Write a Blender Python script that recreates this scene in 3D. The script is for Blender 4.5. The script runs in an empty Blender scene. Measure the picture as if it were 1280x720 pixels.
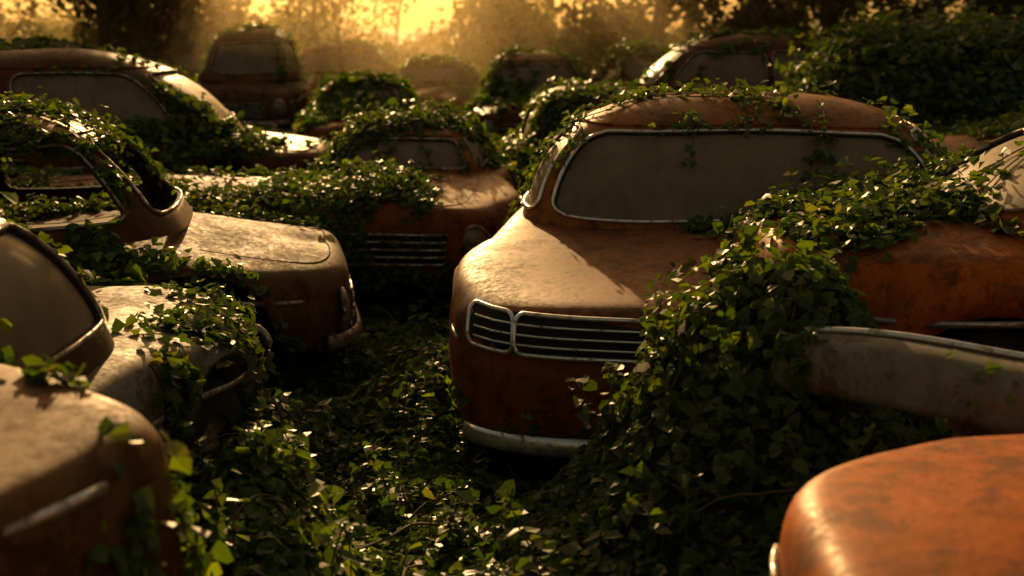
import bpy, math, random
import numpy as np
from mathutils import Vector, Matrix, noise as mnoise
from mathutils.bvhtree import BVHTree
rng = np.random.default_rng(7); random.seed(7)
SC = bpy.context.scene
SUN_AZ, SUN_EL = -10.0, 16.0     # degrees, azimuth from +Y (negative = left)

# ------------------------------------------------------------------ utils
def link(o):
    SC.collection.objects.link(o); return o
def smoothstep(a, b, x):
    t = np.clip((x-a)/(b-a), 0, 1); return t*t*(3-2*t)
_dirs = rng.normal(size=(8, 7, 3)); _ph = rng.uniform(0, 6.28, (8, 7))
_dirs /= np.linalg.norm(_dirs, axis=2, keepdims=True)
_m = np.array([1, 1.37, .81, 1.9, 1.13, .63, 1.6])
def n3(p, scale, k=0):
    p = np.asarray(p, float)
    a = (p @ _dirs[k].T)*scale*_m + _ph[k]
    return np.sin(a).sum(-1)/1.87
def mesh_from(name, V, F, mats, mi=None, smooth=True):
    me = bpy.data.meshes.new(name)
    me.from_pydata([tuple(v) for v in V], [], F)
    for m in mats: me.materials.append(m)
    if mi is not None: me.polygons.foreach_set("material_index", np.array(mi, dtype=np.int32))
    me.polygons.foreach_set("use_smooth", np.full(len(F), smooth))
    me.update()
    return bpy.data.objects.new(name, me)
def np_mesh(name, V, Q, mats, smooth=False):
    me = bpy.data.meshes.new(name); k = Q.shape[1]
    me.vertices.add(len(V)); me.vertices.foreach_set("co", V.astype(np.float32).ravel())
    me.loops.add(Q.size); me.loops.foreach_set("vertex_index", Q.astype(np.int32).ravel())
    me.polygons.add(len(Q)); me.polygons.foreach_set("loop_start", np.arange(0, Q.size, k, dtype=np.int32))
    me.polygons.foreach_set("use_smooth", np.full(len(Q), smooth))
    for m in mats: me.materials.append(m)
    me.update(calc_edges=True)
    return bpy.data.objects.new(name, me)

# ------------------------------------------------------------------ materials
def newmat(name):
    m = bpy.data.materials.new(name); m.use_nodes = True
    nt = m.node_tree; b = nt.nodes["Principled BSDF"]
    return m, nt, b
def nnoise(nt, vec, scale, detail=6, rough=.6, dist=0.):
    n = nt.nodes.new("ShaderNodeTexNoise"); n.inputs["Scale"].default_value = scale
    n.inputs["Detail"].default_value = min(detail, 6); n.inputs["Roughness"].default_value = rough
    n.inputs["Distortion"].default_value = dist
    nt.links.new(vec, n.inputs["Vector"]); return n.outputs["Fac"]
def ramp(nt, fac, stops):
    r = nt.nodes.new("ShaderNodeValToRGB"); e = r.color_ramp.elements
    while len(e) < len(stops): e.new(.5)
    for i, (p, c) in enumerate(stops):
        e[i].position = p; e[i].color = (c, c, c, 1) if isinstance(c, (int, float)) else (*c, 1)
    nt.links.new(fac, r.inputs["Fac"]); return r.outputs["Color"]
def mix(nt, fac, a, b, mode='MIX'):
    m = nt.nodes.new("ShaderNodeMix"); m.data_type = 'RGBA'; m.blend_type = mode
    def put(s, v):
        if hasattr(v, 'links'): nt.links.new(v, s)
        elif isinstance(v, (int, float)): s.default_value = v
        else: s.default_value = (*v, 1)
    put(m.inputs["Factor"], fac); put(m.inputs[6], a); put(m.inputs[7], b)
    return m.outputs[2]
def bump(nt, b, h, strength, dist):
    n = nt.nodes.new("ShaderNodeBump"); n.inputs["Strength"].default_value = strength
    n.inputs["Distance"].default_value = dist
    nt.links.new(h, n.inputs["Height"]); nt.links.new(n.outputs[0], b.inputs["Normal"])
def objvec(nt, sc=(1, 1, 1), off=(0, 0, 0)):
    t = nt.nodes.new("ShaderNodeTexCoord"); mp = nt.nodes.new("ShaderNodeMapping")
    mp.inputs["Scale"].default_value = sc; mp.inputs["Location"].default_value = off
    nt.links.new(t.outputs["Object"], mp.inputs[0]); return mp.outputs[0]
def rust_mat(name, paint, paint_amt=.4, seed=0, hot=1.0, rough=.42, blot=.85):
    m, nt, b = newmat(name)
    v = objvec(nt, off=(seed*7.3, seed*3.1, 0)); vs = objvec(nt, (5, 5, .7), (seed*2.3, 0, 0))
    big = nnoise(nt, v, 1.5, 6, .65, .6); mid = nnoise(nt, v, 7, 6, .72); fine = nnoise(nt, v, 34, 5, .75)
    streak = nnoise(nt, vs, 2.2, 4, .6); blo = nnoise(nt, v, 3.4, 6, .78, .3)
    h = hot
    rust = ramp(nt, mid, [(.30, (.05*h, .013*h, .004*h)), (.47, (.20*h, .046*h, .008*h)), (.60, (.36*h, .092*h, .013*h)), (.75, (.44*h, .15*h, .03*h))])
    pt = mix(nt, ramp(nt, fine, [(.35, 0.), (.7, 1.)]), tuple(c*.62 for c in paint), paint)
    msk = ramp(nt, mix(nt, .4, big, mid), [(.66-.34*paint_amt-.05, 1.), (.66-.34*paint_amt+.05, 0.)])
    col = mix(nt, msk, pt, rust)
    col = mix(nt, ramp(nt, blo, [(.30, .4), (.42, 0.)]), col, (.30, .145, .055))
    col = mix(nt, ramp(nt, blo, [(.52, 0.), (.575, blot)]), col, (.072, .023, .008))
    speck = ramp(nt, mix(nt, .45, mid, fine), [(.53, 0.), (.61, .75)])
    col = mix(nt, speck, col, (.07, .024, .009))
    dirt = ramp(nt, streak, [(.47, 0.), (.78, .65)])
    col = mix(nt, dirt, col, (.04, .019, .008))
    g = nt.nodes.new("ShaderNodeNewGeometry"); sx = nt.nodes.new("ShaderNodeSeparateXYZ")
    nt.links.new(g.outputs["Normal"], sx.inputs[0])
    mm = nt.nodes.new("ShaderNodeMath"); mm.operation = 'MULTIPLY'
    nt.links.new(ramp(nt, sx.outputs[2], [(.5, 0.), (.95, .4)]), mm.inputs[0])
    nt.links.new(ramp(nt, big, [(.52, 0.), (.66, 1.)]), mm.inputs[1])
    col = mix(nt, mm.outputs[0], col, (.08, .05, .015))
    nt.links.new(col, b.inputs["Base Color"]); b.inputs["Specular IOR Level"].default_value = .3
    b.inputs["Specular Tint"].default_value = (1, .68, .42, 1)
    nt.links.new(ramp(nt, mix(nt, .5, blo, fine), [(.38, rough-.04), (.62, rough+.30)]), b.inputs["Roughness"])
    bump(nt, b, mix(nt, .35, mid, fine), .35, .006)
    return m
def chrome_mat(name="pitted_chrome", lo=.42, hi=.58, c=(.45, .42, .38)):
    m, nt, b = newmat(name); v = objvec(nt)
    k = ramp(nt, nnoise(nt, v, 14, 6, .7), [(lo, 0.), (hi, 1.)])
    nt.links.new(mix(nt, k, c, (.14, .06, .025)), b.inputs["Base Color"])
    nt.links.new(mix(nt, k, (.85,)*3, (.0,)*3), b.inputs["Metallic"])
    nt.links.new(ramp(nt, k, [(0, .30), (1, .8)]), b.inputs["Roughness"]); return m
def glass_mat():
    m, nt, b = newmat("dusty_window_glass"); v = objvec(nt); vs = objvec(nt, (3, 3, .6))
    k = ramp(nt, mix(nt, .4, nnoise(nt, v, 1.6, 5), nnoise(nt, vs, 4, 5)), [(.3, (.12, .082, .05)), (.7, (.28, .20, .125))])
    nt.links.new(k, b.inputs["Base Color"]); b.inputs["Specular IOR Level"].default_value = .3
    nt.links.new(ramp(nt, nnoise(nt, v, 5, 5), [(.3, .34), (.7, .6)]), b.inputs["Roughness"]); return m
def flat_mat(name, col, rough=.8):
    m, nt, b = newmat(name); v = objvec(nt)
    nt.links.new(mix(nt, nnoise(nt, v, 9, 4), tuple(c*.5 for c in col), tuple(c*1.4 for c in col)), b.inputs["Base Color"])
    b.inputs["Roughness"].default_value = rough; return m
def leaf_mat(name, c0, c1, c2, trans=.35, rough=.42, last=(.14, .14, .03)):
    m, nt, b = newmat(name)
    g = nt.nodes.new("ShaderNodeNewGeometry"); rnd = g.outputs["Random Per Island"]
    col = ramp(nt, rnd, [(0, c0), (.5, c1), (.95, c2), (1., last)])
    v = objvec(nt)
    pat = ramp(nt, nnoise(nt, v, .9, 2), [(.35, .65), (.7, 1.3)])
    col = mix(nt, 1., col, pat, 'MULTIPLY')
    nt.links.new(col, b.inputs["Base Color"]); b.inputs["Roughness"].default_value = rough
    tr = nt.nodes.new("ShaderNodeBsdfTranslucent")
    nt.links.new(mix(nt, 1., col, (2.8, 2.6, .5), 'MULTIPLY'), tr.inputs[0])
    ms = nt.nodes.new("ShaderNodeMixShader"); ms.inputs[0].default_value = trans
    nt.links.new(b.outputs[0], ms.inputs[1]); nt.links.new(tr.outputs[0], ms.inputs[2])
    nt.links.new(ms.outputs[0], nt.nodes["Material Output"].inputs[0]); return m

CHROME = chrome_mat(); CHROME2 = chrome_mat("bright_chrome", .52, .68, (.85, .82, .76)); GLASS = glass_mat()
DARK = flat_mat("shade_black", (.006, .005, .004)); RUBBER = flat_mat("old_rubber", (.02, .018, .016), .85)  # near-black that paints grille shade into the colour; also on floor pans
SEAM = flat_mat("panel_seam_dark", (.03, .018, .01), .9)  # dark brown for the thin lines drawn along panel seams
SEAT = flat_mat("rotten_upholstery", (.04, .026, .016), .95)
LENS, _nt, _b = newmat("lamp_lens"); _b.inputs["Base Color"].default_value = (.2, .16, .11, 1); _b.inputs["Roughness"].default_value = .25
BARK = flat_mat("tree_bark", (.045, .03, .02), .9); STEM = flat_mat("vine_stem", (.13, .085, .045), .8)
IVY = leaf_mat("ivy_leaf", (.030, .060, .009), (.056, .102, .014), (.11, .155, .022), .40)
TREEL = leaf_mat("tree_leaf", (.03, .045, .01), (.05, .065, .014), (.08, .08, .02), .5, .55)

# ------------------------------------------------------------------ leaves
LT = np.array([(0, 0, 0), (-.46, .10, .10), (-.36, .58, .05), (0, 1, -.14), (.36, .58, .05), (.46, .10, .10)])
LF = np.array([(0, 3, 2, 1), (0, 5, 4, 3)])
def leaves(name, P, N, S, mat, tilt=.55, up=.45, droop=.5):
    n = len(P)
    N = N + np.array([0, 0, up]) + rng.normal(size=(n, 3))*tilt
    N /= np.linalg.norm(N, axis=1, keepdims=True)+1e-9
    T = rng.normal(size=(n, 3)); T[:, 2] -= droop
    T -= (T*N).sum(1, keepdims=True)*N; T /= np.linalg.norm(T, axis=1, keepdims=True)+1e-9
    B = np.cross(T, N)
    w = rng.uniform(.7, 1.15, n)
    V = P[:, None, :] + S[:, None, None]*(LT[None, :, 0, None]*B[:, None, :]*w[:, None, None] + (LT[None, :, 1, None]-.4)*T[:, None, :]
        + LT[None, :, 2, None]*N[:, None, :])
    V += rng.normal(size=V.shape)*(S[:, None, None]*.05)
    Q = (np.arange(n)[:, None, None]*6 + LF[None]).reshape(-1, 4)
    return np_mesh(name, V.reshape(-1, 3), Q, [mat])

# ------------------------------------------------------------------ terrain
MOUNDS = [  # x, y, h, sx, sy
 (1.25, 4.5, 1.10, .62, .50), (.75, 3.9, .35, .6, .7), (1.3, 3.5, .35, .5, .6), (.6, 4.5, .36, .38, .3),
 (-1.42, 5.0, .38, .28, .8), (-1.05, 4.2, .50, .24, .55), (-.80, 3.6, .25, .25, .4), (-1.0, 7.6, .15, .5, .8),
 (-2.35, 9.3, .35, .6, .7), (-2.2, 12.8, .6, .6, 1.4), (-.35, 15.6, .6, .9, .9), (-3.0, 15.3, .6, 1.2, 1.0),
 (-4.2, 17.5, .6, 1.5, 1.0), (0.2, 18., .3, 2., 1.), (3.2, 12.6, .4, 1.2, 1.), (-.42, 6.3, .32, .25, 1.1),
 (2.9, 7.6, .3, 1.2, 1.0), (-6, 16, .5, 2., 1.5), (6, 22, 1.0, 4, 2),
]
def height(x, y):
    x = np.asarray(x, float); y = np.asarray(y, float)
    p = np.stack([x, y, 0*x], -1)
    h = .045*n3(p, 1.7, 0) + .025*n3(p, 4.3, 1)
    far = np.clip((y-8)/20, 0, 1)
    z = h + .08*far*n3(p, .6, 2)
    for (cx, cy, hh, sx, sy) in MOUNDS:
        z = z + hh*np.exp(-((x-cx)/sx)**2-((y-cy)/sy)**2)
    return z*np.exp(-(np.maximum(0, np.hypot(x, y-15)-45)/40)**2)
def axis(c0, c1, step, lim):
    a = list(np.arange(c0, c1, step)); s = step; v = a[-1]
    while v < lim: s *= 1.25; v += s; a.append(v)
    s = step; v = a[0]; pre = []
    while v > -lim: s *= 1.25; v -= s; pre.append(v)
    return np.array(pre[::-1]+a)
gx = axis(-9, 9, .11, 450); gy = axis(1, 24, .11, 450)
X, Y = np.meshgrid(gx, gy); Z = height(X, Y)
V = np.stack([X.ravel(), Y.ravel(), Z.ravel()], 1)
nx, ny = len(gx), len(gy); idx = np.arange(nx*ny).reshape(ny, nx)
Q = np.stack([idx[:-1, :-1].ravel(), idx[:-1, 1:].ravel(), idx[1:, 1:].ravel(), idx[1:, :-1].ravel()], 1)
gm, nt, b = newmat("leaf_litter_soil"); v = objvec(nt)
nt.links.new(ramp(nt, nnoise(nt, v, 9, 6, .75), [(.3, (.010, .012, .005)), (.55, (.03, .03, .012)), (.75, (.06, .045, .02))]), b.inputs["Base Color"])
b.inputs["Roughness"].default_value = .95; bump(nt, b, nnoise(nt, v, 25, 5, .7), .8, .03)
link(np_mesh("ground", V, Q, [gm], True))

# ------------------------------------------------------------------ generic mesh accumulators
class Part:
    def __init__(s): s.V = []; s.F = []; s.n = 0
    def add(s, V, F):
        V = np.asarray(V, float); s.V.append(V); s.F += [tuple(int(i)+s.n for i in f) for f in F]; s.n += len(V)
def tube(P, r, seg=8, closed=False, squash=None):
    P = np.asarray(P, float); n = len(P)
    r = np.full(n, r) if np.isscalar(r) else np.asarray(r)
    T = np.roll(P, -1, 0)-np.roll(P, 1, 0) if closed else np.gradient(P, axis=0)
    T /= np.linalg.norm(T, axis=1, keepdims=True)+1e-9
    up = np.array([0, 0, 1.]) if abs(T[:, 2]).mean() < .8 else np.array([1., 0, 0])
    A = np.cross(T, up); A /= np.linalg.norm(A, axis=1, keepdims=True)+1e-9
    B = np.cross(A, T)
    an = np.linspace(0, 2*np.pi, seg, endpoint=False); sa, sb = squash or (1, 1)
    V = P[:, None]+r[:, None, None]*(sa*np.cos(an)[None, :, None]*A[:, None]+sb*np.sin(an)[None, :, None]*B[:, None])
    F = []
    m = n if closed else n-1
    for i in range(m):
        j = (i+1) % n
        for k in range(seg):
            l = (k+1) % seg; F.append((i*seg+k, i*seg+l, j*seg+l, j*seg+k))
    if not closed:
        F.append(tuple(range(seg))[::-1]); F.append(tuple((n-1)*seg+k for k in range(seg)))
    return V.reshape(-1, 3), F
def chaikin(P, it=2):
    P = np.array(P, float)
    for _ in range(it):
        Qa = .75*P[:-1]+.25*P[1:]; Qb = .25*P[:-1]+.75*P[1:]
        M = np.empty((2*len(Qa), P.shape[1])); M[0::2] = Qa; M[1::2] = Qb
        P = np.vstack([P[:1], M, P[-1:]])
    return P

# ------------------------------------------------------------------ car
CARS = []
def car(name="abandoned_car", pos=(0, 0, 0), yaw=0, roll=0, pitch=0, L=5.2, W=2.1, H=1.65, zb=.26, belt=1.02, zf=.86, zr=.86, n=5,
        cab=(-.25, 1.25, 1.35), lean=(.34, .3), mat=None, mat2=None, ivy=.4, grille='bars', lamps=True, sidewin=2, glass=True, bulge=.05,
        cabw=.86, strands=10, seed=0, winh=(.16, .74), bumper=True, fend=.05, roofmat=None, trim=True, wmar=.14, cn=4.2, trimz=.665, lid=True, tuck=1., chromem=None):
    a, b = L/2, W/2; xc, af, ar = cab; bg = b*cabw; hw = .34
    xw = (a-.95, -a+1.05)
    M = Matrix.Translation(pos) @ Matrix.Rotation(math.radians(yaw), 4, 'Z') @ Matrix.Rotation(math.radians(pitch), 4, 'Y') @ Matrix.Rotation(math.radians(roll), 4, 'X')
    def dent(P):
        P = np.asarray(P, float).copy(); q = P+seed*5.1
        P[:, 1] += .014*n3(q, 2.6, 3)*1.; P[:, 2] += .012*n3(q, 2.9, 4); P[:, 0] += .014*n3(q, 2.3, 5)
        rs = np.random.default_rng(seed+500)
        for _ in range(9):
            c = np.array([rs.uniform(-a, a), rs.choice([-b, b, 0]), rs.uniform(.5, 1.1)]); w_ = np.exp(-((q-seed*5.1-c)**2).sum(1)/rs.uniform(.1, .25)**2)
            P[:, 2] -= .035*w_; P[:, 1] -= .04*w_*np.sign(c[1]); P[:, 0] -= .02*w_*np.sign(c[0])
        return P
    def ztop(x, y):
        u = x/a
        z = zr+(belt-zr)*smoothstep(-1.0, -.42, u); z = np.where(u > .1, zf+(belt-zf)*(1-smoothstep(.25, 1.05, u)), z)
        z = z - .05*(np.abs(y)/b)**2 + bulge*np.exp(-(y/(.5*b))**2)*smoothstep(.2, .5, np.abs(u))*(1-smoothstep(.8, 1.02, np.abs(u))*.6)
        return z
    phi = np.linspace(0, 2*np.pi, 168, endpoint=False)
    prof = chaikin([(1-.10*tuck, -.02), (1-.05*tuck, 0.), (1-.028*tuck, .10), (.997, .3), (1.0, .52), (.985, .66), (.992, .76), (.975, .9), (.92, .985), (.82, 1.0), (.6, 1.), (.35, 1.), (.02, 1.)], 2)
    R = 1/(np.abs(np.cos(phi))**n+np.abs(np.sin(phi))**n)**(1/n)
    cx, cy = R*np.cos(phi), R*np.sin(phi)
    rings = []
    for s, h in prof:
        d = (1-s)*b
        x = (a-d)*cx; y = (b-d)*cy
        zt = ztop(x, y)
        zbl = np.full_like(x, zb)
        for w in xw:
            rr = .44; dd = rr**2-(x-w)**2
            zbl = np.where((dd > 0) & (np.abs(cy) > .8), np.maximum(zbl, hw+np.sqrt(np.maximum(dd, 0))), zbl)
            y = y*(1+fend*np.exp(-((x-w)/.55)**2)*np.exp(-((h-.45)/.35)**2))
        hh = h + 0*x
        rings.append(np.stack([x, y, zbl+(zt-zbl)*hh], 1))
    V = np.concatenate(rings); m = len(phi); F = []
    for i in range(len(prof)-1):
        for k in range(m):
            l = (k+1) % m; F.append((i*m+k, i*m+l, (i+1)*m+l, (i+1)*m+k))
    body = Part(); body.add(V, F)
    def side(x, s=1., off=0.):
        d = (1-s)*b; return (b-d)*(1-min(.999, abs(x/(a-d)))**n)**(1/n)+off
    def front(y, s=1.): d = (1-s)*b; return (a-d)*(1-min(.999, abs(y/(b-d)))**n)**(1/n)
    zg0 = belt-.04; Hg = H-zg0; mm = 3.0
    def G(ph, h, s=None, off=0.):
        ph = np.asarray(ph, float); h = np.asarray(h, float)
        if s is None: s = (1-np.clip(h, 0, 1)**mm)**(1/mm)
        r = 1/(np.abs(np.cos(ph))**cn+np.abs(np.sin(ph))**cn)**(1/cn)
        c, sn = np.cos(ph)*r, np.sin(ph)*r
        A = np.where(c > 0, af*(1-lean[0]*h), ar*(1-lean[1]*h))
        x = xc+A*s*c; y = bg*(1-.12*h)*s*sn
        return np.stack([x, y, zg0+Hg*h], -1)
    def Gn(ph, h):
        e = 1e-3; d1 = G(ph+e, h)-G(ph-e, h); d2 = G(ph, h+e)-G(ph, h-e)
        N = np.cross(d1, d2); return N/(np.linalg.norm(N, axis=-1, keepdims=True)+1e-12)
    q = math.radians
    pans = [(-q(45), q(45), 'F'), (q(135), q(225), 'R')]
    if sidewin == 2:
        for s0 in (45, 225):
            pans += [(q(s0), q(s0+46), 'S'), (q(s0+46), q(s0+90), 'S')]
    elif sidewin == 1:
        for s0 in (45, 225): pans += [(q(s0), q(s0+90), 'S')]
    HT = .80; K = 22
    shell = Part(); gl = Part(); chrome = Part(); gask = Part(); dark = Part()
    e = np.linspace(-1, 1, K, endpoint=False)
    sq = np.concatenate([np.stack([e, -np.ones(K)], 1), np.stack([np.ones(K), e], 1), np.stack([-e, np.ones(K)], 1), np.stack([-np.ones(K), -e], 1)])
    for (p0, p1, kind) in pans:
        mu = wmar if kind != 'S' else .09; ru, rv = (.13, .36) if kind != 'S' else (.2, .34)
        qq = np.clip(sq, [-(1-ru), -(1-rv)], [(1-ru), (1-rv)]); dd = sq-qq
        corner = (np.abs(dd[:, 0]) > 1e-9) & (np.abs(dd[:, 1]) > 1e-9)
        dn = dd/np.array([ru, rv]); ln = np.linalg.norm(dn, axis=1, keepdims=True); ln[ln == 0] = 1
        rr = np.where(corner[:, None], qq+dn/ln*np.array([ru, rv]), sq)
        def to(uv):
            u = (uv[:, 0]+1)/2; vv = (uv[:, 1]+1)/2
            return p0+(p1-p0)*u, vv*HT
        w0, w1 = winh
        win = np.stack([rr[:, 0]*(1-mu), ((w0+(w1-w0)*(rr[:, 1]+1)/2)/HT)*2-1], 1)
        lo = []
        for f in (0, .35, .7, 1.): ph, hh = to(sq*(1-f)+win*f); lo.append(G(ph, hh))
        ph, hh = to(win); Nn = Gn(ph, hh)
        lo.append(G(ph, hh)-Nn*.028)
        M4 = 4*K; Fs = []
        for i in range(len(lo)-1):
            for k in range(M4):
                l = (k+1) % M4; Fs.append((i*M4+k, i*M4+l, (i+1)*M4+l, (i+1)*M4+k))
        shell.add(np.concatenate(lo), Fs)
        V_, F_ = tube(G(ph, hh)+Nn*.004, .011, 6, True); (chrome if trim else gask).add(V_, F_)
        V_, F_ = tube(G(ph, hh)-Nn*.016, .013, 6, True); gask.add(V_, F_)
        has = glass if isinstance(glass, bool) else (kind not in glass)
        if has:
            cen = win.mean(0); rg = []
            for f in (0, .15, .4, .65, .9, .999):
                ph, hh = to(win*(1-f)+cen*f); rg.append(G(ph, hh)-Gn(ph, hh)*.022)
            Fs = []
            for i in range(len(rg)-1):
                for k in range(M4):
                    l = (k+1) % M4; Fs.append((i*M4+k, i*M4+l, (i+1)*M4+l, (i+1)*M4+k))
            gl.add(np.concatenate(rg), Fs)
    ph = np.concatenate([np.linspace(p0, p1, K, endpoint=False) for (p0, p1, k) in sorted(pans)])
    a0 = math.asin(HT**(mm/2)); rg = []
    for al in np.linspace(a0, math.pi/2-.0005, 16):
        h = math.sin(al)**(2/mm); s = math.cos(al)**(2/mm)
        rg.append(G(ph, np.full(len(ph), h), s))
    M4 = len(ph); Fs = []
    for i in range(len(rg)-1):
        for k in range(M4):
            l = (k+1) % M4; Fs.append((i*M4+k, i*M4+l, (i+1)*M4+l, (i+1)*M4+k))
    shell.add(np.concatenate(rg), Fs)
    V_, F_ = tube(G(ph, np.full(M4, HT*1.0))+Gn(ph, np.full(M4, HT))*.004, .008, 5, True)
    rail = Part(); rail.add(V_, F_)
    seam = Part()
    for sg in (1, -1):
        for xs in (xc+af*.75, xc-.08, xc-ar*.75):
            P = []
            for s, h in prof:
                if .04 < h < .97:
                    d = (1-s)*b
                    y = (b-d)*(1-abs(xs/(a-d))**n)**(1/n)
                    for w in xw: y *= (1+fend*np.exp(-((xs-w)/.55)**2)*np.exp(-((h-.45)/.35)**2))
                    P.append((xs, sg*(y+.001), zb+(float(ztop(xs, y))-zb)*h))
            V_, F_ = tube(P, .005, 5); seam.add(V_, F_)
        P = [(xc+dx, sg*(side(xc, .985)+.035), zb+(belt-zb)*.74) for dx in (.05, .12, .2, .26)]
        V_, F_ = tube(P, .012, 6); chrome.add(V_, F_)
        P = []
        for x in np.linspace(-a*.86, a*.86, 60):
            s_ = float(np.interp(trimz, prof[:, 1], prof[:, 0])); y = side(x, s_)
            for w in xw: y *= (1+fend*np.exp(-((x-w)/.55)**2)*np.exp(-((trimz-.45)/.35)**2))
            P.append((x, sg*(y+.006), zb+(float(ztop(x, y))-zb)*trimz))
        V_, F_ = tube(P, .013, 6, squash=(.7, 1.3)); chrome.add(V_, F_)
    for sg, x0, x1 in ((1, xc+af+.08, a-.14), (-1, xc-ar-.06, -a+.14)):
        if not lid: continue
        w_ = b*.66; pts = []
        for (x, y) in [(x0, -w_), ((x0+x1)/2, -w_), (x1, -w_*.93), (x1+.03*sg, 0), (x1, w_*.93), ((x0+x1)/2, w_), (x0, w_)]: pts.append((x, y))
        pts = chaikin(pts, 3); P = []
        for i in range(len(pts)-1):
            for t in (0, .5):
                x, y = pts[i]*(1-t)+pts[i+1]*t; P.append((x, y, float(ztop(x, y))-.002))
        V_, F_ = tube(P, .0045, 5); seam.add(V_, F_)
    def endface(sg, style):
        top = (zf if sg > 0 else zr)
        def row(y0, y1, z, r, part, off=.01, sq_=None, k=24):
            h = (z-zb)/(top-zb); s = float(np.interp(h, prof[:, 1], prof[:, 0]))
            P = [(sg*(front(y, s)+off), y, z) for y in np.linspace(y0, y1, k)]
            V_, F_ = tube(P, r, 8, squash=sq_); part.add(V_, F_)
        def panel(y0, y1, z0, z1, part, off):
            V = []; ys = np.linspace(y0, y1, 30); zs = np.linspace(z0, z1, 6)
            for z in zs:
                h = (z-zb)/(top-zb); s = float(np.interp(h, prof[:, 1], prof[:, 0]))
                for y in ys: V.append((sg*(front(y, s)+off), y, z))
            F = [(i*30+k, i*30+k+1, (i+1)*30+k+1, (i+1)*30+k) for i in range(5) for k in range(29)]
            part.add(V, F)
        wd = b*.84
        if style == 'hero':
            z0, z1 = top-.235, top-.05
            panel(-wd, wd, z0, z1, dark, .004)  # flat dark strip on the face paints the shade between bars; nothing is recessed
            def loop(ya, yb, rc=.045):
                q_ = []
                for (yy, zz, a0_) in ((yb-rc, z1-rc, 0), (ya+rc, z1-rc, 90), (ya+rc, z0+rc, 180), (yb-rc, z0+rc, 270)):
                    for t in np.linspace(0, 90, 6): q_.append((yy+rc*math.cos(q(a0_+t)), zz+rc*math.sin(q(a0_+t))))
                out = []
                for i in range(len(q_)):
                    p, r2 = np.array(q_[i]), np.array(q_[(i+1) % len(q_)]); kk = max(1, int(np.linalg.norm(r2-p)/.06))
                    for t in range(kk): out.append(p+(r2-p)*t/kk)
                P = []
                for y, z in out:
                    h = (z-zb)/(top-zb); s = float(np.interp(h, prof[:, 1], prof[:, 0])); P.append((sg*(front(y, s)+.012), y, z))
                V_, F_ = tube(P, .012, 8, True); chrome.add(V_, F_)
            loop(-wd-.02, -wd+.24); loop(-wd+.25, wd-.25); loop(wd-.24, wd+.02)
            for k in (1, 2, 3): row(-wd+.02, wd-.02, z0+(z1-z0)*k/4, .0065, chrome, .010)
        elif style == 'bars':
            z0, z1 = top-.42, top-.2; w2 = b*.5
            panel(-w2, w2, z0, z1, dark, .004)
            for k in range(5): row(-w2-.02, w2+.02, z0+(z1-z0)*k/4, .012, chrome, .012)
        if style:
            if lamps and style != 'hero':
                for yy in (-b*.72, b*.72):
                    zc = top-.26; an = np.linspace(0, 2*np.pi, 24, endpoint=False)
                    xf = front(yy, .985)-.0
                    P = [(sg*(xf+.03), yy+.115*math.cos(t), zc+.115*math.sin(t)) for t in an]
                    V_, F_ = tube(P, .02, 8, True); chrome.add(V_, F_)
                    V = [(sg*(xf+.03+.045*math.cos(f)), yy+.105*math.sin(f)*math.cos(t), zc+.105*math.sin(f)*math.sin(t)) for f in np.linspace(.02, 1.57, 6) for t in an]
                    F = [(i*24+k, i*24+(k+1) % 24, (i+1)*24+(k+1) % 24, (i+1)*24+k) for i in range(5) for k in range(24)]
                    lens.add(V, F)
            if bumper:
                zz = zb+.06
                P = [(sg*(front(y*.97, 1.)+.035), y, zz) for y in np.linspace(-b*.86, b*.86, 40)]
                V_, F_ = tube(P, .042, 10, squash=(.6, 1.2)); chrome.add(V_, F_)
    lens = Part()
    endface(1, grille); endface(-1, 'bars' if grille else None)
    wh = Part(); hub = Part()
    for w in xw:
        for sg in (1, -1):
            yc = sg*(b-.16); an = np.linspace(0, 2*np.pi, 32, endpoint=False)
            prf = [(.19, -.09), (.30, -.10), (.345, -.07), (.355, 0), (.345, .07), (.30, .10), (.2, .09)]
            V = [(w+r*math.cos(t), yc+o, hw+r*math.sin(t)-.0) for r, o in prf for t in an]
            wh.add(V, [(i*32+k, i*32+(k+1) % 32, (i+1)*32+(k+1) % 32, (i+1)*32+k) for i in range(6) for k in range(32)])
            prf = [(.21, .06), (.17, .035), (.11, .05), (.06, .085), (.005, .09)]
            V = [(w+r*math.cos(t), yc+sg*o, hw+r*math.sin(t)) for r, o in prf for t in an]
            hub.add(V, [(i*32+k, i*32+(k+1) % 32, (i+1)*32+(k+1) % 32, (i+1)*32+k) for i in range(4) for k in range(32)])
    seat = Part()
    for sx in (xc-.15, xc-ar*.62):
        P = [(sx, y, 0) for y in np.linspace(-bg*.8, bg*.8, 12)]
        r = np.array([.7, .95]+[1]*8+[.95, .7])
        V_, F_ = tube([(sx-.02, p[1], belt-.1) for p in P], r*.1, 10, squash=(1., 3.2)); seat.add(V_, F_)
        V_, F_ = tube([(sx+.3, p[1], belt-.45) for p in P], r*.1, 10, squash=(3., 1.)); seat.add(V_, F_)
    flo = Part(); flo.add([(-a*.8, -b*.85, zb+.08), (a*.8, -b*.85, zb+.08), (a*.8, b*.85, zb+.08), (-a*.8, b*.85, zb+.08)], [(0, 1, 2, 3)])
    par = bpy.data.objects.new(name, None); par.empty_display_size = .3; link(par); par.matrix_world = M
    mat2 = mat2 or mat
    out = []
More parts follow.
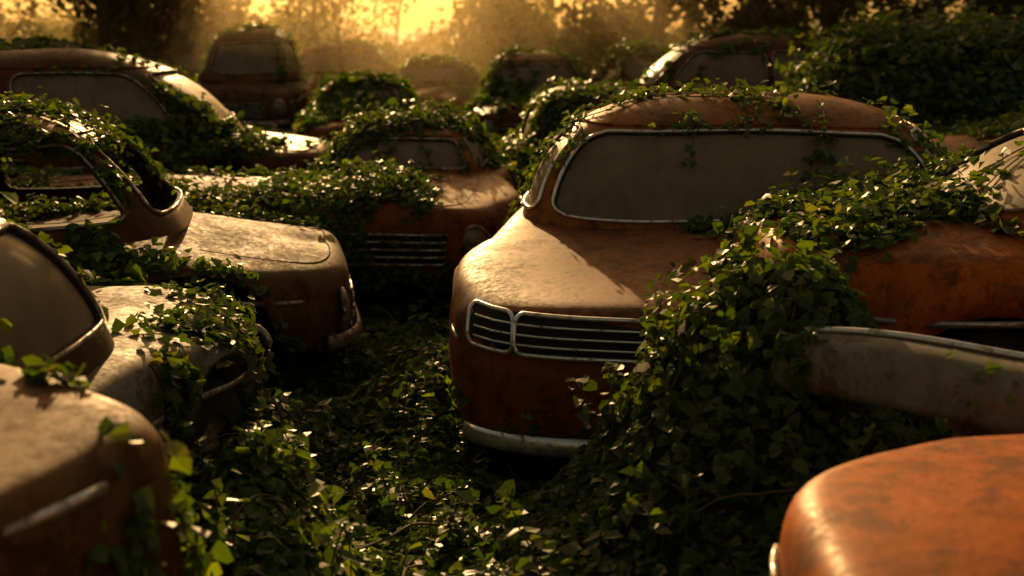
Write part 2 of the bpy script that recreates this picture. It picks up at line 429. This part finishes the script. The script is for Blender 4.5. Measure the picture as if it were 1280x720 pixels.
    for nm, part, mt in (("body", body, mat), ("cabin_shell", shell, roofmat or mat2), ("drip_rail", rail, mat2), ("window_glass", gl, GLASS), ("chrome_trim", chrome, chromem or CHROME), ("rubber_gaskets", gask, RUBBER),
                         ("grille_painted_shade", dark, DARK), ("panel_seams", seam, SEAM), ("lamp_lenses", lens, LENS), ("tyres", wh, RUBBER), ("hubcaps", hub, CHROME), ("seats", seat, SEAT), ("floor_pan", flo, DARK)):  # the DARK grille part is a surface patch with recess shade as its colour
        if not part.n: continue
        V = np.concatenate(part.V)
        if nm not in ("tyres", "hubcaps", "seats", "floor_pan"): V = dent(V)
        o = mesh_from(nm, V, part.F, [mt], smooth=True); link(o); o.parent = par
        if nm in ("body", "cabin_shell", "window_glass"):
            Mn = np.array(M); out.append((V@Mn[:3, :3].T+Mn[:3, 3], part.F, nm))
    CARS.append(dict(parts=out, ivy=ivy, strands=strands, pos=np.array(pos), seed=seed, H=H))
    return par

R1 = rust_mat("rust_orange_paint", (.42, .125, .022), .72, 1, 1.15)
R2 = rust_mat("rust_tan_paint", (.20, .085, .022), .7, 2, .85, .5)
R3 = rust_mat("faded_bluegrey_paint", (.24, .235, .195), .72, 3, .8, .52, .6)
R4 = rust_mat("faded_red_paint", (.20, .026, .008), .7, 4, .85, .5)
R5 = rust_mat("deep_rust", (.28, .070, .012), .55, 5, 1.05)
R6 = rust_mat("dark_paint", (.045, .038, .03), .7, 6, .6)
R7 = rust_mat("faded_beige_paint", (.16, .085, .032), .62, 7, .75, .58)
R8 = rust_mat("bright_orange_rust", (.60, .145, .016), .85, 8, 1.35, .40, .6)
R9 = rust_mat("brown_roof_rust", (.13, .048, .014), .5, 9, .6)

q_ = math.radians
# hero car
dirb = np.array([math.sin(q_(10)), math.cos(q_(10))]); fc = np.array([1.06, 4.95]); L_ = 5.0
c_ = fc+dirb*L_/2
car(pos=(c_[0], c_[1], 0), yaw=-100, L=L_, W=3.1, H=1.74, zb=.2, belt=1.04, zf=.93, n=6, cab=(-.2, 1.15, 1.5), lean=(.30, .3), mat=R5, mat2=R1,
    ivy=.14, grille='hero', strands=10, seed=1, cabw=.90, winh=(.10, .76), wmar=.05, bulge=.03, fend=.02, cn=5, lid=False, tuck=.35, chromem=CHROME2)
car(pos=(.95, 13.4, 0), yaw=-92, L=4.8, W=2.0, H=1.5, belt=.9, zf=.8, mat=R1, ivy=.25, seed=2, strands=6, cab=(.3, 1.2, 1.4))
# centre low car
car(pos=(-.95, 10.7, 0), yaw=-91, L=4.6, W=2.0, H=1.28, belt=.93, zf=.86, mat=R5, mat2=R1, ivy=.42, seed=3, strands=12, cab=(-.3, .9, 1.1), cabw=.75, bumper=False)
# left mid beige
car(pos=(-3.5, 6.95, 0), yaw=14, L=4.9, W=2.1, H=1.70, belt=1.0, zf=.76, mat=R7, mat2=R9, ivy=.38, seed=4, strands=20, cab=(.2, 1.25, 1.3), glass="SF")
# left near blue-grey
car(pos=(-2.50, 3.25, 0), yaw=80, L=5.2, W=2.0, H=1.70, belt=1.0, zf=.86, mat=R3, mat2=R6, ivy=.10, seed=5, strands=8, cab=(.25, 1.15, 1.2))
# foreground left
car(pos=(-2.66, 1.06, .25), yaw=58, L=4.9, W=1.5, H=1.7, belt=1.05, zf=1.0, zr=1.0, n=9, mat=R2, ivy=.08, seed=6, strands=4, cab=(-.6, 1.0, 1.0), bumper=False, grille=None, trimz=.90, fend=.01, lid=False, chromem=CHROME2)
# red car behind beige
car(pos=(-4.15, 9.1, 0), yaw=6, L=5.0, W=1.8, H=1.35, belt=.95, zf=.9, mat=R4, ivy=.5, seed=7, cab=(-.9, .9, .9))
# big left car
car(pos=(-4.9, 11.9, .12), yaw=3, L=6.0, W=2.2, H=1.82, belt=1.02, zf=.85, mat=R9, mat2=R9, ivy=.2, seed=8, cab=(-.05, 2.1, 2.0), lean=(.28, .3), sidewin=2, strands=5)
# right: orange car
car(pos=(3.72, 5.3, .26), yaw=176, L=5.2, W=1.9, H=1.55, belt=1.12, zf=1.02, mat=R8, ivy=.05, seed=9, cab=(.35, 1.3, 1.3), strands=3, lid=False)
# bottom right
car(pos=(3.10, 2.36, .06), yaw=180, L=4.9, W=1.7, H=1.6, belt=1.16, zf=.98, mat=R8, ivy=.0, seed=10, cab=(-.3, 1.1, 1.2), strands=0, n=4.2, bulge=.03, lid=False, bumper=False)
# back row
car(pos=(.4, 20.2, 0), yaw=-90, L=4.8, W=2.1, H=1.74, mat=R9, ivy=.5, seed=11)
car(pos=(3.6, 17.2, .2), yaw=2, L=5.6, W=2.1, H=1.85, belt=1.05, mat=R4, mat2=R9, ivy=.25, seed=12, cab=(0, 1.9, 1.8), strands=6)
car(pos=(-4.7, 21.5, .25), yaw=-88, L=4.8, W=2.0, H=1.86, mat=R7, mat2=R2, ivy=.25, seed=13, cab=(.6, .9, 1.0), strands=5)
car(pos=(-2.2, 17.2, 0), yaw=-85, L=4.4, W=1.7, H=1.4, mat=R5, ivy=.5, seed=14)
car(pos=(-1.5, 23.5, 0), yaw=-95, L=4.6, W=1.8, H=1.5, mat=R5, ivy=.4, seed=15)
car(pos=(-10.2, 21.5, .2), yaw=15, L=4.8, W=2.0, H=1.7, mat=R7, ivy=.2, seed=16)
car(pos=(-7.4, 19.3, .15), yaw=8, L=4.8, W=2.0, H=1.75, mat=R3, mat2=R6, ivy=.45, seed=17)
car(pos=(-6.6, 15.3, .1), yaw=5, L=4.9, W=2.0, H=1.72, mat=R4, mat2=R9, ivy=.4, seed=19)
car(pos=(5.8, 10.4, .2), yaw=178, L=4.9, W=2.1, H=1.7, mat=R5, ivy=.85, seed=18)
for i, (x, y, yw, mt) in enumerate([(2.6, 22.3, -80, R5), (-3.6, 26.4, 8, R4), (.9, 27.0, -100, R1), (-7.0, 25.4, 5, R9)]):
    car(pos=(x, y, .1), yaw=yw, L=4.6, W=1.9, H=1.65, mat=mt, ivy=.45, seed=30+i, strands=4)

# detached fender panel lying on the mound
P0 = np.array([1.06, 4.16, 1.06]); P1 = np.array([2.1, 3.36, 1.10]); down = np.array([-.10, -.17, -.17]); nrm = np.cross(P1-P0, down); nrm /= np.linalg.norm(nrm)
if nrm[1] > 0: nrm = -nrm
pp = []
for i in range(30):
    for j in range(14):
        u, w = i/29, j/13
        pp.append(P0+(P1-P0)*u+down*w*(1.0+.15*math.sin(u*2.5))+nrm*(.10*math.sin(w*math.pi)+.02*math.sin(u*7))+np.array([0, 0, .03*math.sin(u*3)]))
FF = [(i*14+j, i*14+j+1, (i+1)*14+j+1, (i+1)*14+j) for i in range(29) for j in range(13)]
PANEL = (np.array(pp), FF)
par = bpy.data.objects.new("detached_car_fender", None); link(par)
o = link(mesh_from("fender_skin", pp, FF, [R3])); o.parent = par
sd = o.modifiers.new("s", 'SOLIDIFY'); sd.thickness = .012
V_, F_ = tube([np.array(pp[i*14])+np.array([0, 0, .012]) for i in range(30)], .014, 8); o = link(mesh_from("chrome_edge", V_, F_, [CHROME2])); o.parent = par

# ------------------------------------------------------------------ ivy hedge (right)
hx0, hx1, hy0, hy1 = 3.3, 16., 12.6, 15.6
hc = ((hx0+hx1)/2, (hy0+hy1)/2); ha, hb = (hx1-hx0)/2, (hy1-hy0)/2
ph = np.linspace(0, 2*np.pi, 220, endpoint=False); R = 1/(np.abs(np.cos(ph))**5+np.abs(np.sin(ph))**5)**.2
HV = []
pr = chaikin([(0, -.1), (0, .8), (.15, 1.5), (.5, 1.95), (1.0, 2.05), (1.48, 2.08)], 2)
for d, z in pr:
    x = hc[0]+(ha-d)*R*np.cos(ph); y = hc[1]+(hb-d)*R*np.sin(ph)
    p = np.stack([x, y, np.full_like(x, z)], 1); p[:, 1] += .18*n3(p, 1.2, 6); p[:, 2] += .14*n3(p, .9, 7)*min(1, z); HV.append(p)
HVv = np.concatenate(HV); m = len(ph)
HF = [(i*m+k, i*m+(k+1) % m, (i+1)*m+(k+1) % m, (i+1)*m+k) for i in range(len(pr)-1) for k in range(m)]
hpar = bpy.data.objects.new("ivy_hedge", None); link(hpar)
o = link(mesh_from("hedge_core", HVv, HF, [gm])); o.parent = hpar

# ------------------------------------------------------------------ surface sampling
def sample(V, F, dens_fn, base):
    F = np.array([f for f in F if len(f) == 4]); T = np.concatenate([F[:, [0, 1, 2]], F[:, [0, 2, 3]]])
    A, B, C = V[T[:, 0]], V[T[:, 1]], V[T[:, 2]]
    cr = np.cross(B-A, C-A); ar = np.linalg.norm(cr, axis=1)*.5; nn = cr/(2*ar[:, None]+1e-12)
    d = dens_fn((A+B+C)/3)*ar*base
    cnt = rng.poisson(d); t = np.repeat(np.arange(len(T)), cnt); k = len(t)
    r1 = np.sqrt(rng.random(k)); r2 = rng.random(k)
    P = A[t]*(1-r1)[:, None]+B[t]*(r1*(1-r2))[:, None]+C[t]*(r1*r2)[:, None]
    return P, nn[t]
def lsize(P):
    d = np.hypot(P[:, 0], P[:, 1]); return .060*np.maximum(1, d/8.5)
def dens(P): return 1/(lsize(P)/.060)**2
AP, AN, AS = [], [], []
BLOBS = [  # x,y,z,r,strength : places where the ivy piles on the cars
 (1.5, 6.35, 1.05, .3, 2.2), (2.0, 6.2, 1.05, .4, 2.8), (2.5, 6.0, 1.05, .5, 2.8), (1.0, 6.5, 1.05, .25, 1.8), (-.5, 6.2, .8, .3, 2.4), (-.45, 5.7, .7, .2, 2.4), (-.45, 5.4, .4, .25, 2.2),
 (2.0, 5.3, .95, .45, 2.5), (1.5, 5.3, .9, .3, 2.0), (-.1, 6.9, 1.0, .25, 1.6),
 (-1.55, 8.5, .95, .5, 2.2), (-1.0, 8.7, .95, .4, 1.9), (-1.3, 9.3, .95, .6, 1.6), (-1.7, 8.4, .5, .35, 1.8), (-2.3, 6.0, .9, .35, 2.2), (-1.9, 6.1, .6, .35, 2.2), (-2.5, 6.1, 1.5, .4, 2.2), (-2.2, 6.1, 1.2, .3, 2.),
 (-1.42, 5.5, .85, .24, 2.1), (-1.45, 5.0, .7, .25, 2.1), (-1.5, 6.3, .8, .2, 1.8),
 (-1.0, 2.9, .75, .2, 1.8), (1.55, 4.9, 1.2, .22, 2.0), (-3.2, 10.8, .9, .6, 1.8), (-2.2, 8.4, .95, .4, 2.2), (-2.7, 8.6, .95, .4, 2.2),
]
stemP = Part()
for c in CARS:
    allV = []; allF = []; off = 0
    for V, F, nm in c['parts']:
        allV.append(V); allF += [tuple(i+off for i in f) for f in F]; off += len(V)
        cc = V.mean(0)
        P, N = sample(V, F, dens, 1500)
        if len(P) == 0: continue
        flip = ((P-cc)*N).sum(1) < 0; N[flip] *= -1
        nv = .75*n3(P, 1.5, 0)+.5*n3(P, 4., 1)+.25*n3(P, 9, 2)
        nv += .35*N[:, 2] + np.where(P[:, 2] < .40, 1.0, 0)
        if c['pos'][1] > 8: nv += .7*np.exp(-((P[:, 2]-.45)/.3)**2)
        if nm == "window_glass": nv -= 1.3*(1-c['ivy'])
        for bx, by, bz, br, st in BLOBS:
            nv += st*np.exp(-((P-np.array([bx, by, bz]))**2).sum(1)/br**2)
        Tt = (.5-c['ivy'])*3.0+.75
        keep = (nv > Tt) & (P[:, 2] > .05)
        keep |= (nv > Tt-.45) & (rng.random(len(P)) < .10) & (P[:, 2] > .05)
        if c['ivy'] == 0: keep &= False
        ex = np.clip(nv-Tt, 0, 2)
        P, N, ex = P[keep], N[keep], ex[keep]
        th = rng.exponential(.03, len(P))*(.3+ex)
        P = P+N*(.012+np.minimum(th, .2))[:, None]
        AP.append(P); AN.append(N); AS.append(lsize(P)*rng.uniform(.55, 1.3, len(P)))
    allV = np.concatenate(allV)
    bv = BVHTree.FromPolygons([Vector(v) for v in allV], allF)
    top = allV[allV[:, 2] > allV[:, 2].max()-.75]
    top = top[np.argsort(-top[:, 2]+rng.normal(size=len(top))*.3)][:600]
    dist = np.hypot(*c['pos'][:2])
    starts = [(Vector(top[rng.integers(len(top))]), None, int(rng.uniform(20, 60))) for s in range(c['strands']*2)]
    if c['seed'] == 1:
        for (x, y, k) in [(1.05, 7.0, 20), (1.12, 6.95, 13), (1.9, 7.0, 17), (2.3, 6.9, 22), (2.4, 6.9, 15), (2.75, 7.0, 24), (.3, 6.9, 9)]:
            starts.append((Vector((x, y+.1, 1.72)), Vector((rng.normal()*.15, -1, -.2)), k))
    for s, (p, d, kk) in enumerate(starts):
        special = d is not None
        if d is None: an = rng.uniform(0, 6.28); d = Vector((math.cos(an), math.sin(an), 0))
        st = .035*max(1, dist/9)
        pl = []; nl = []; path = []
        for k in range(kk):
            p = p+d*st; loc, nn, i, di = bv.find_nearest(p)
            if loc is None: break
            if nn.dot(loc-Vector(c['pos'])-Vector((0, 0, .5))) < 0: nn = -nn
            p = loc+nn*.012; path.append(np.array(p)); d = (d+Vector(rng.normal(size=3)*(.12 if special else .22))+Vector((0, 0, -.12))); d -= nn*d.dot(nn); d.normalize()
            w = 1+int(2.2*math.sin(k*.17+s)**2)
            for _ in range(w): pl.append(np.array(p)+np.array(nn)*.01+rng.normal(size=3)*.03); nl.append(np.array(nn))
        if pl:
            pl = np.array(pl); AP.append(pl); AN.append(np.array(nl)); AS.append(lsize(pl)*rng.uniform(.6, 1.15, len(pl)))
            if dist < 12 and len(path) > 4: V_, F_ = tube(path, .004, 4); stemP.add(V_, F_)
# ivy creeping over the detached fender
P, N = sample(PANEL[0], PANEL[1], dens, 2200)
N[N[:, 1] > 0] *= -1
u_ = ((P-P0)@(P1-P0))/((P1-P0)@(P1-P0))
nv = .7*n3(P, 6, 0)+.4*n3(P, 14, 1)+1.9*np.exp(-(u_/.16)**2)+.9*np.exp(-((u_-.42)/.09)**2)
k_ = (nv > .95) | (rng.random(len(P)) < .012)
P, N = P[k_], N[k_]; P = P+N*(.01+rng.exponential(.02, len(P)))[:, None]
AP.append(P); AN.append(N); AS.append(rng.uniform(.03, .07, len(P)))
AP = np.concatenate(AP); AN = np.concatenate(AN); AS = np.concatenate(AS)
print("car ivy leaves", len(AP))
ivp = bpy.data.objects.new("climbing_ivy", None); link(ivp)
o = link(leaves("ivy_leaves", AP, AN, AS, IVY)); o.parent = ivp
o = link(mesh_from("ivy_stems", np.concatenate(stemP.V), stemP.F, [STEM])); o.parent = ivp

P, N = sample(HVv, HF, dens, 1300); N[((P-HVv.mean(0))*N).sum(1) < 0] *= -1
P = P+N*rng.exponential(.08, len(P))[:, None]
o = link(leaves("hedge_leaves", P, N, lsize(P)*rng.uniform(.7, 1.3, len(P)), IVY)); o.parent = hpar

# ground leaves
GP = []
for (x0, x1, y0, y1, dn) in [(-3.5, 3.5, 1.8, 7, 1900), (-6, 6.5, 7, 12, 760), (-12, 13, 12, 20, 280), (-20, 20, 20, 34, 90)]:
    k = int((x1-x0)*(y1-y0)*dn); x = rng.uniform(x0, x1, k); y = rng.uniform(y0, y1, k)
    vis = np.abs(x) < y*.50+.8
    GP.append(np.stack([x[vis], y[vis]], 1))
GP = np.concatenate(GP)
e = .03; z = height(GP[:, 0], GP[:, 1]); zx = (height(GP[:, 0]+e, GP[:, 1])-z)/e; zy = (height(GP[:, 0], GP[:, 1]+e)-z)/e
N = np.stack([-zx, -zy, np.ones_like(z)], 1); N /= np.linalg.norm(N, axis=1, keepdims=True)
P = np.stack([GP[:, 0], GP[:, 1], z], 1)
cl = np.clip(.5+.5*n3(P, 3.5, 3)+.3*n3(P, 8, 4), .12, 2.0)
S = lsize(P)
P = P+N*(rng.random(len(P))**1.6*.15*cl*np.maximum(1, S/.09))[:, None]
S = S*rng.uniform(.55, 1.4, len(P))
gst = Part(); SPp = []; SPn = []; SPs = []
for i in range(150):
    y = rng.uniform(2.7, 7.2); x = rng.uniform(-1.5, 1.6)
    if not (abs(x) < y*.45+.3): continue
    z0 = float(height(x, y)); hgt = rng.uniform(.12, .36); k = int(hgt/.03); an = rng.uniform(0, 6.28)
    path = [np.array([x+math.cos(an)*.3*hgt*(t/k)**2, y+math.sin(an)*.3*hgt*(t/k)**2, z0+hgt*t/k]) for t in range(k+1)]
    V_, F_ = tube(path, .0035, 4); gst.add(V_, F_)
    for p in path[2:]:
        for _ in range(2): SPp.append(p+rng.normal(size=3)*.025); SPn.append(np.array([0, 0, 1.])); SPs.append(rng.uniform(.035, .075))
for i in range(45):
    y = rng.uniform(2.8, 7.5); x = rng.uniform(-1.3, 1.5); an = rng.uniform(0, 6.28); path = []
    for t in range(int(rng.uniform(14, 34))):
        an += rng.normal()*.22; x += math.cos(an)*.05; y += math.sin(an)*.05
        path.append(np.array([x, y, float(height(x, y))+.06+.05*math.sin(t*.35+i)]))
    V_, F_ = tube(path, rng.uniform(.003, .006), 5); gst.add(V_, F_)
P = np.concatenate([P, np.array(SPp)]); N = np.concatenate([N, np.array(SPn)]); S = np.concatenate([S, np.array(SPs)])
print("ground leaves", len(P))
gp_ = bpy.data.objects.new("ivy_ground_cover", None); link(gp_)
o = link(leaves("ground_ivy_leaves", P, N, S, IVY, tilt=.5, up=.3)); o.parent = gp_
o = link(mesh_from("ground_ivy_stems", np.concatenate(gst.V), gst.F, [STEM])); o.parent = gp_

# ------------------------------------------------------------------ trees
def tree(name, x, y, Ht=9, r=.2, crown0=.25, nleaf=5000, lsz=.2, spread=2.6, seed=0):
    rs = np.random.default_rng(seed); part = Part()
    tips = []
    def limb(p, d, ln, r0, lev):
        k = 8; pts = [p.copy()]; dd = d.copy()
        for i in range(k):
            dd = dd+rs.normal(size=3)*(.10 if lev == 0 else .2)+np.array([0, 0, .05]); dd /= np.linalg.norm(dd)
            pts.append(pts[-1]+dd*ln/k)
        pts = np.array(pts); rad = r0*np.linspace(1, .3 if lev == 0 else .2, k+1)
        if lev == 0: rad[0] *= 1.4
        V_, F_ = tube(pts, rad, 8 if lev == 0 else 5); part.add(V_, F_)
        if lev >= 1: tips.extend([pts[j] for j in range(3, k+1)])
        if lev < 2:
            nb = 11 if lev == 0 else 4
            for j in range(nb):
                t = rs.uniform(crown0, 1.) if lev == 0 else rs.uniform(.3, 1); i = min(k-1, int(t*k)); q = pts[i]+(pts[i+1]-pts[i])*(t*k-i)
                an = rs.uniform(0, 6.28); el = rs.uniform(-.15, .8)
                nd = np.array([math.cos(an)*math.cos(el), math.sin(an)*math.cos(el), math.sin(el)])
                limb(q, nd, (spread*rs.uniform(.6, 1.1)*(1.15-.5*t)) if lev == 0 else ln*.5, r0*(.42 if lev == 0 else .5), lev+1)
    limb(np.array([x, y, -.1]), np.array([rs.normal()*.06, rs.normal()*.06, 1.]), Ht, r, 0)
    tips = np.array(tips); cen = tips[rs.integers(len(tips), size=nleaf)]
    P = cen+rs.normal(size=(nleaf, 3))*.28
    par = bpy.data.objects.new(name, None); link(par)
    o = link(mesh_from("trunk_and_limbs", np.concatenate(part.V), part.F, [BARK])); o.parent = par
    o = link(leaves("crown_leaves", P, rs.normal(size=(nleaf, 3)), lsz*rs.uniform(.6, 1.3, nleaf), TREEL, tilt=.4, up=.2)); o.parent = par
trs = [(-9.5, 28, 9, .22), (-12.5, 26, 8, .2), (-7.2, 27, 7.5, .2), (-15, 30, 10, .25), (-11, 34, 10, .25), (-18, 28, 10, .25), (-8.2, 23.5, 7, .15),
       (3.2, 28, 9, .2), (5.6, 26, 8.5, .18), (7.4, 27, 10, .24), (9.2, 24, 9, .22), (11.3, 26, 10, .26), (13, 24, 9, .2), (8.2, 31, 10, .2), (4.5, 33, 10, .22), (15.5, 28, 10, .25), (12.2, 33, 10, .25), (1.2, 36, 9, .2), (17, 34, 10, .25)]
for i, (x, y, h, r) in enumerate(trs):
    tree("tree", x, y, h, r, crown0=.16, nleaf=3600, lsz=.20, seed=i+20)
for i, (x, y, h) in enumerate([(-5.2, 30, 4.2), (-.9, 34, 4.6), (-.2, 30, 4.4), (-6.4, 36, 5.), (-3.9, 38, 4.8)]):
    tree("young_tree", x, y, h, .07, crown0=.12, nleaf=1300, lsz=.15, spread=1.7, seed=i+70)
BP = []; BN = []
for i in range(150):
    y = rng.uniform(29, 44); x = rng.uniform(-.55, .6)*y
    az = math.degrees(math.atan2(x, y)); gap = -12 < az < -2
    hgt = rng.uniform(.8, 2.0) if gap else rng.uniform(1.2, 2.8); rad = rng.uniform(.8, 1.7); k = 800
    d = rng.normal(size=(k, 3)); d /= np.linalg.norm(d, axis=1, keepdims=True); rr = rng.uniform(.55, 1.05, (k, 1))
    p = d*rr*np.array([rad, rad, hgt*.6])+np.array([x, y, hgt*.45]); p += .25*np.stack([n3(p, 2, 0), n3(p, 2, 1), n3(p, 2, 2)], 1)
    kk = p[:, 2] > 0; BP.append(p[kk]); BN.append(d[kk])
BP = np.concatenate(BP); BN = np.concatenate(BN)
link(leaves("distant_shrubs", BP, BN, .2*rng.uniform(.6, 1.3, len(BP)), TREEL))

# ------------------------------------------------------------------ haze bank in the distance
bpy.ops.mesh.primitive_cube_add(size=1, location=(0, 41, 3.)); hz = bpy.context.object; hz.name = "evening_haze"; hz.scale = (80, 44, 9)
hm = bpy.data.materials.new("haze_volume"); hm.use_nodes = True; nt = hm.node_tree; nt.nodes.clear()
out = nt.nodes.new("ShaderNodeOutputMaterial"); vs = nt.nodes.new("ShaderNodeVolumeScatter")
vs.inputs["Color"].default_value = (1, .72, .34, 1); vs.inputs["Density"].default_value = .015; vs.inputs["Anisotropy"].default_value = .80
nt.links.new(vs.outputs[0], out.inputs["Volume"]); hz.data.materials.append(hm)

# ------------------------------------------------------------------ light, world, camera
w = bpy.data.worlds.new("World"); SC.world = w; w.use_nodes = True; nt = w.node_tree; bg = nt.nodes["Background"]
sky = nt.nodes.new("ShaderNodeTexSky"); sky.sky_type = 'NISHITA'; sky.sun_disc = False
sky.sun_elevation = q_(SUN_EL); sky.sun_rotation = q_(SUN_AZ); sky.dust_density = 5.; sky.air_density = 1.5
nt.links.new(mix(nt, 1., sky.outputs[0], (1.0, .70, .40), 'MULTIPLY'), bg.inputs[0]); bg.inputs[1].default_value = .088
sl = bpy.data.lights.new("sun", 'SUN'); sl.energy = 5; sl.angle = q_(.6); sl.color = (1, .60, .24)
so = link(bpy.data.objects.new("sun", sl))
sd = Vector((math.sin(q_(SUN_AZ))*math.cos(q_(SUN_EL)), math.cos(q_(SUN_AZ))*math.cos(q_(SUN_EL)), math.sin(q_(SUN_EL))))
so.rotation_euler = sd.to_track_quat('Z', 'Y').to_euler()
cam = bpy.data.cameras.new("camera"); co = link(bpy.data.objects.new("camera", cam)); cam.lens = 40; cam.sensor_width = 36
co.location = (0, 0, 2.2); co.rotation_euler = (q_(90-13.07), 0, 0); cam.clip_end = 2000
cam.dof.use_dof = True; cam.dof.focus_distance = 5.6; cam.dof.aperture_fstop = 1.6
SC.camera = co
SC.view_settings.view_transform = 'Standard'; SC.view_settings.look = 'None'; SC.view_settings.exposure = 0
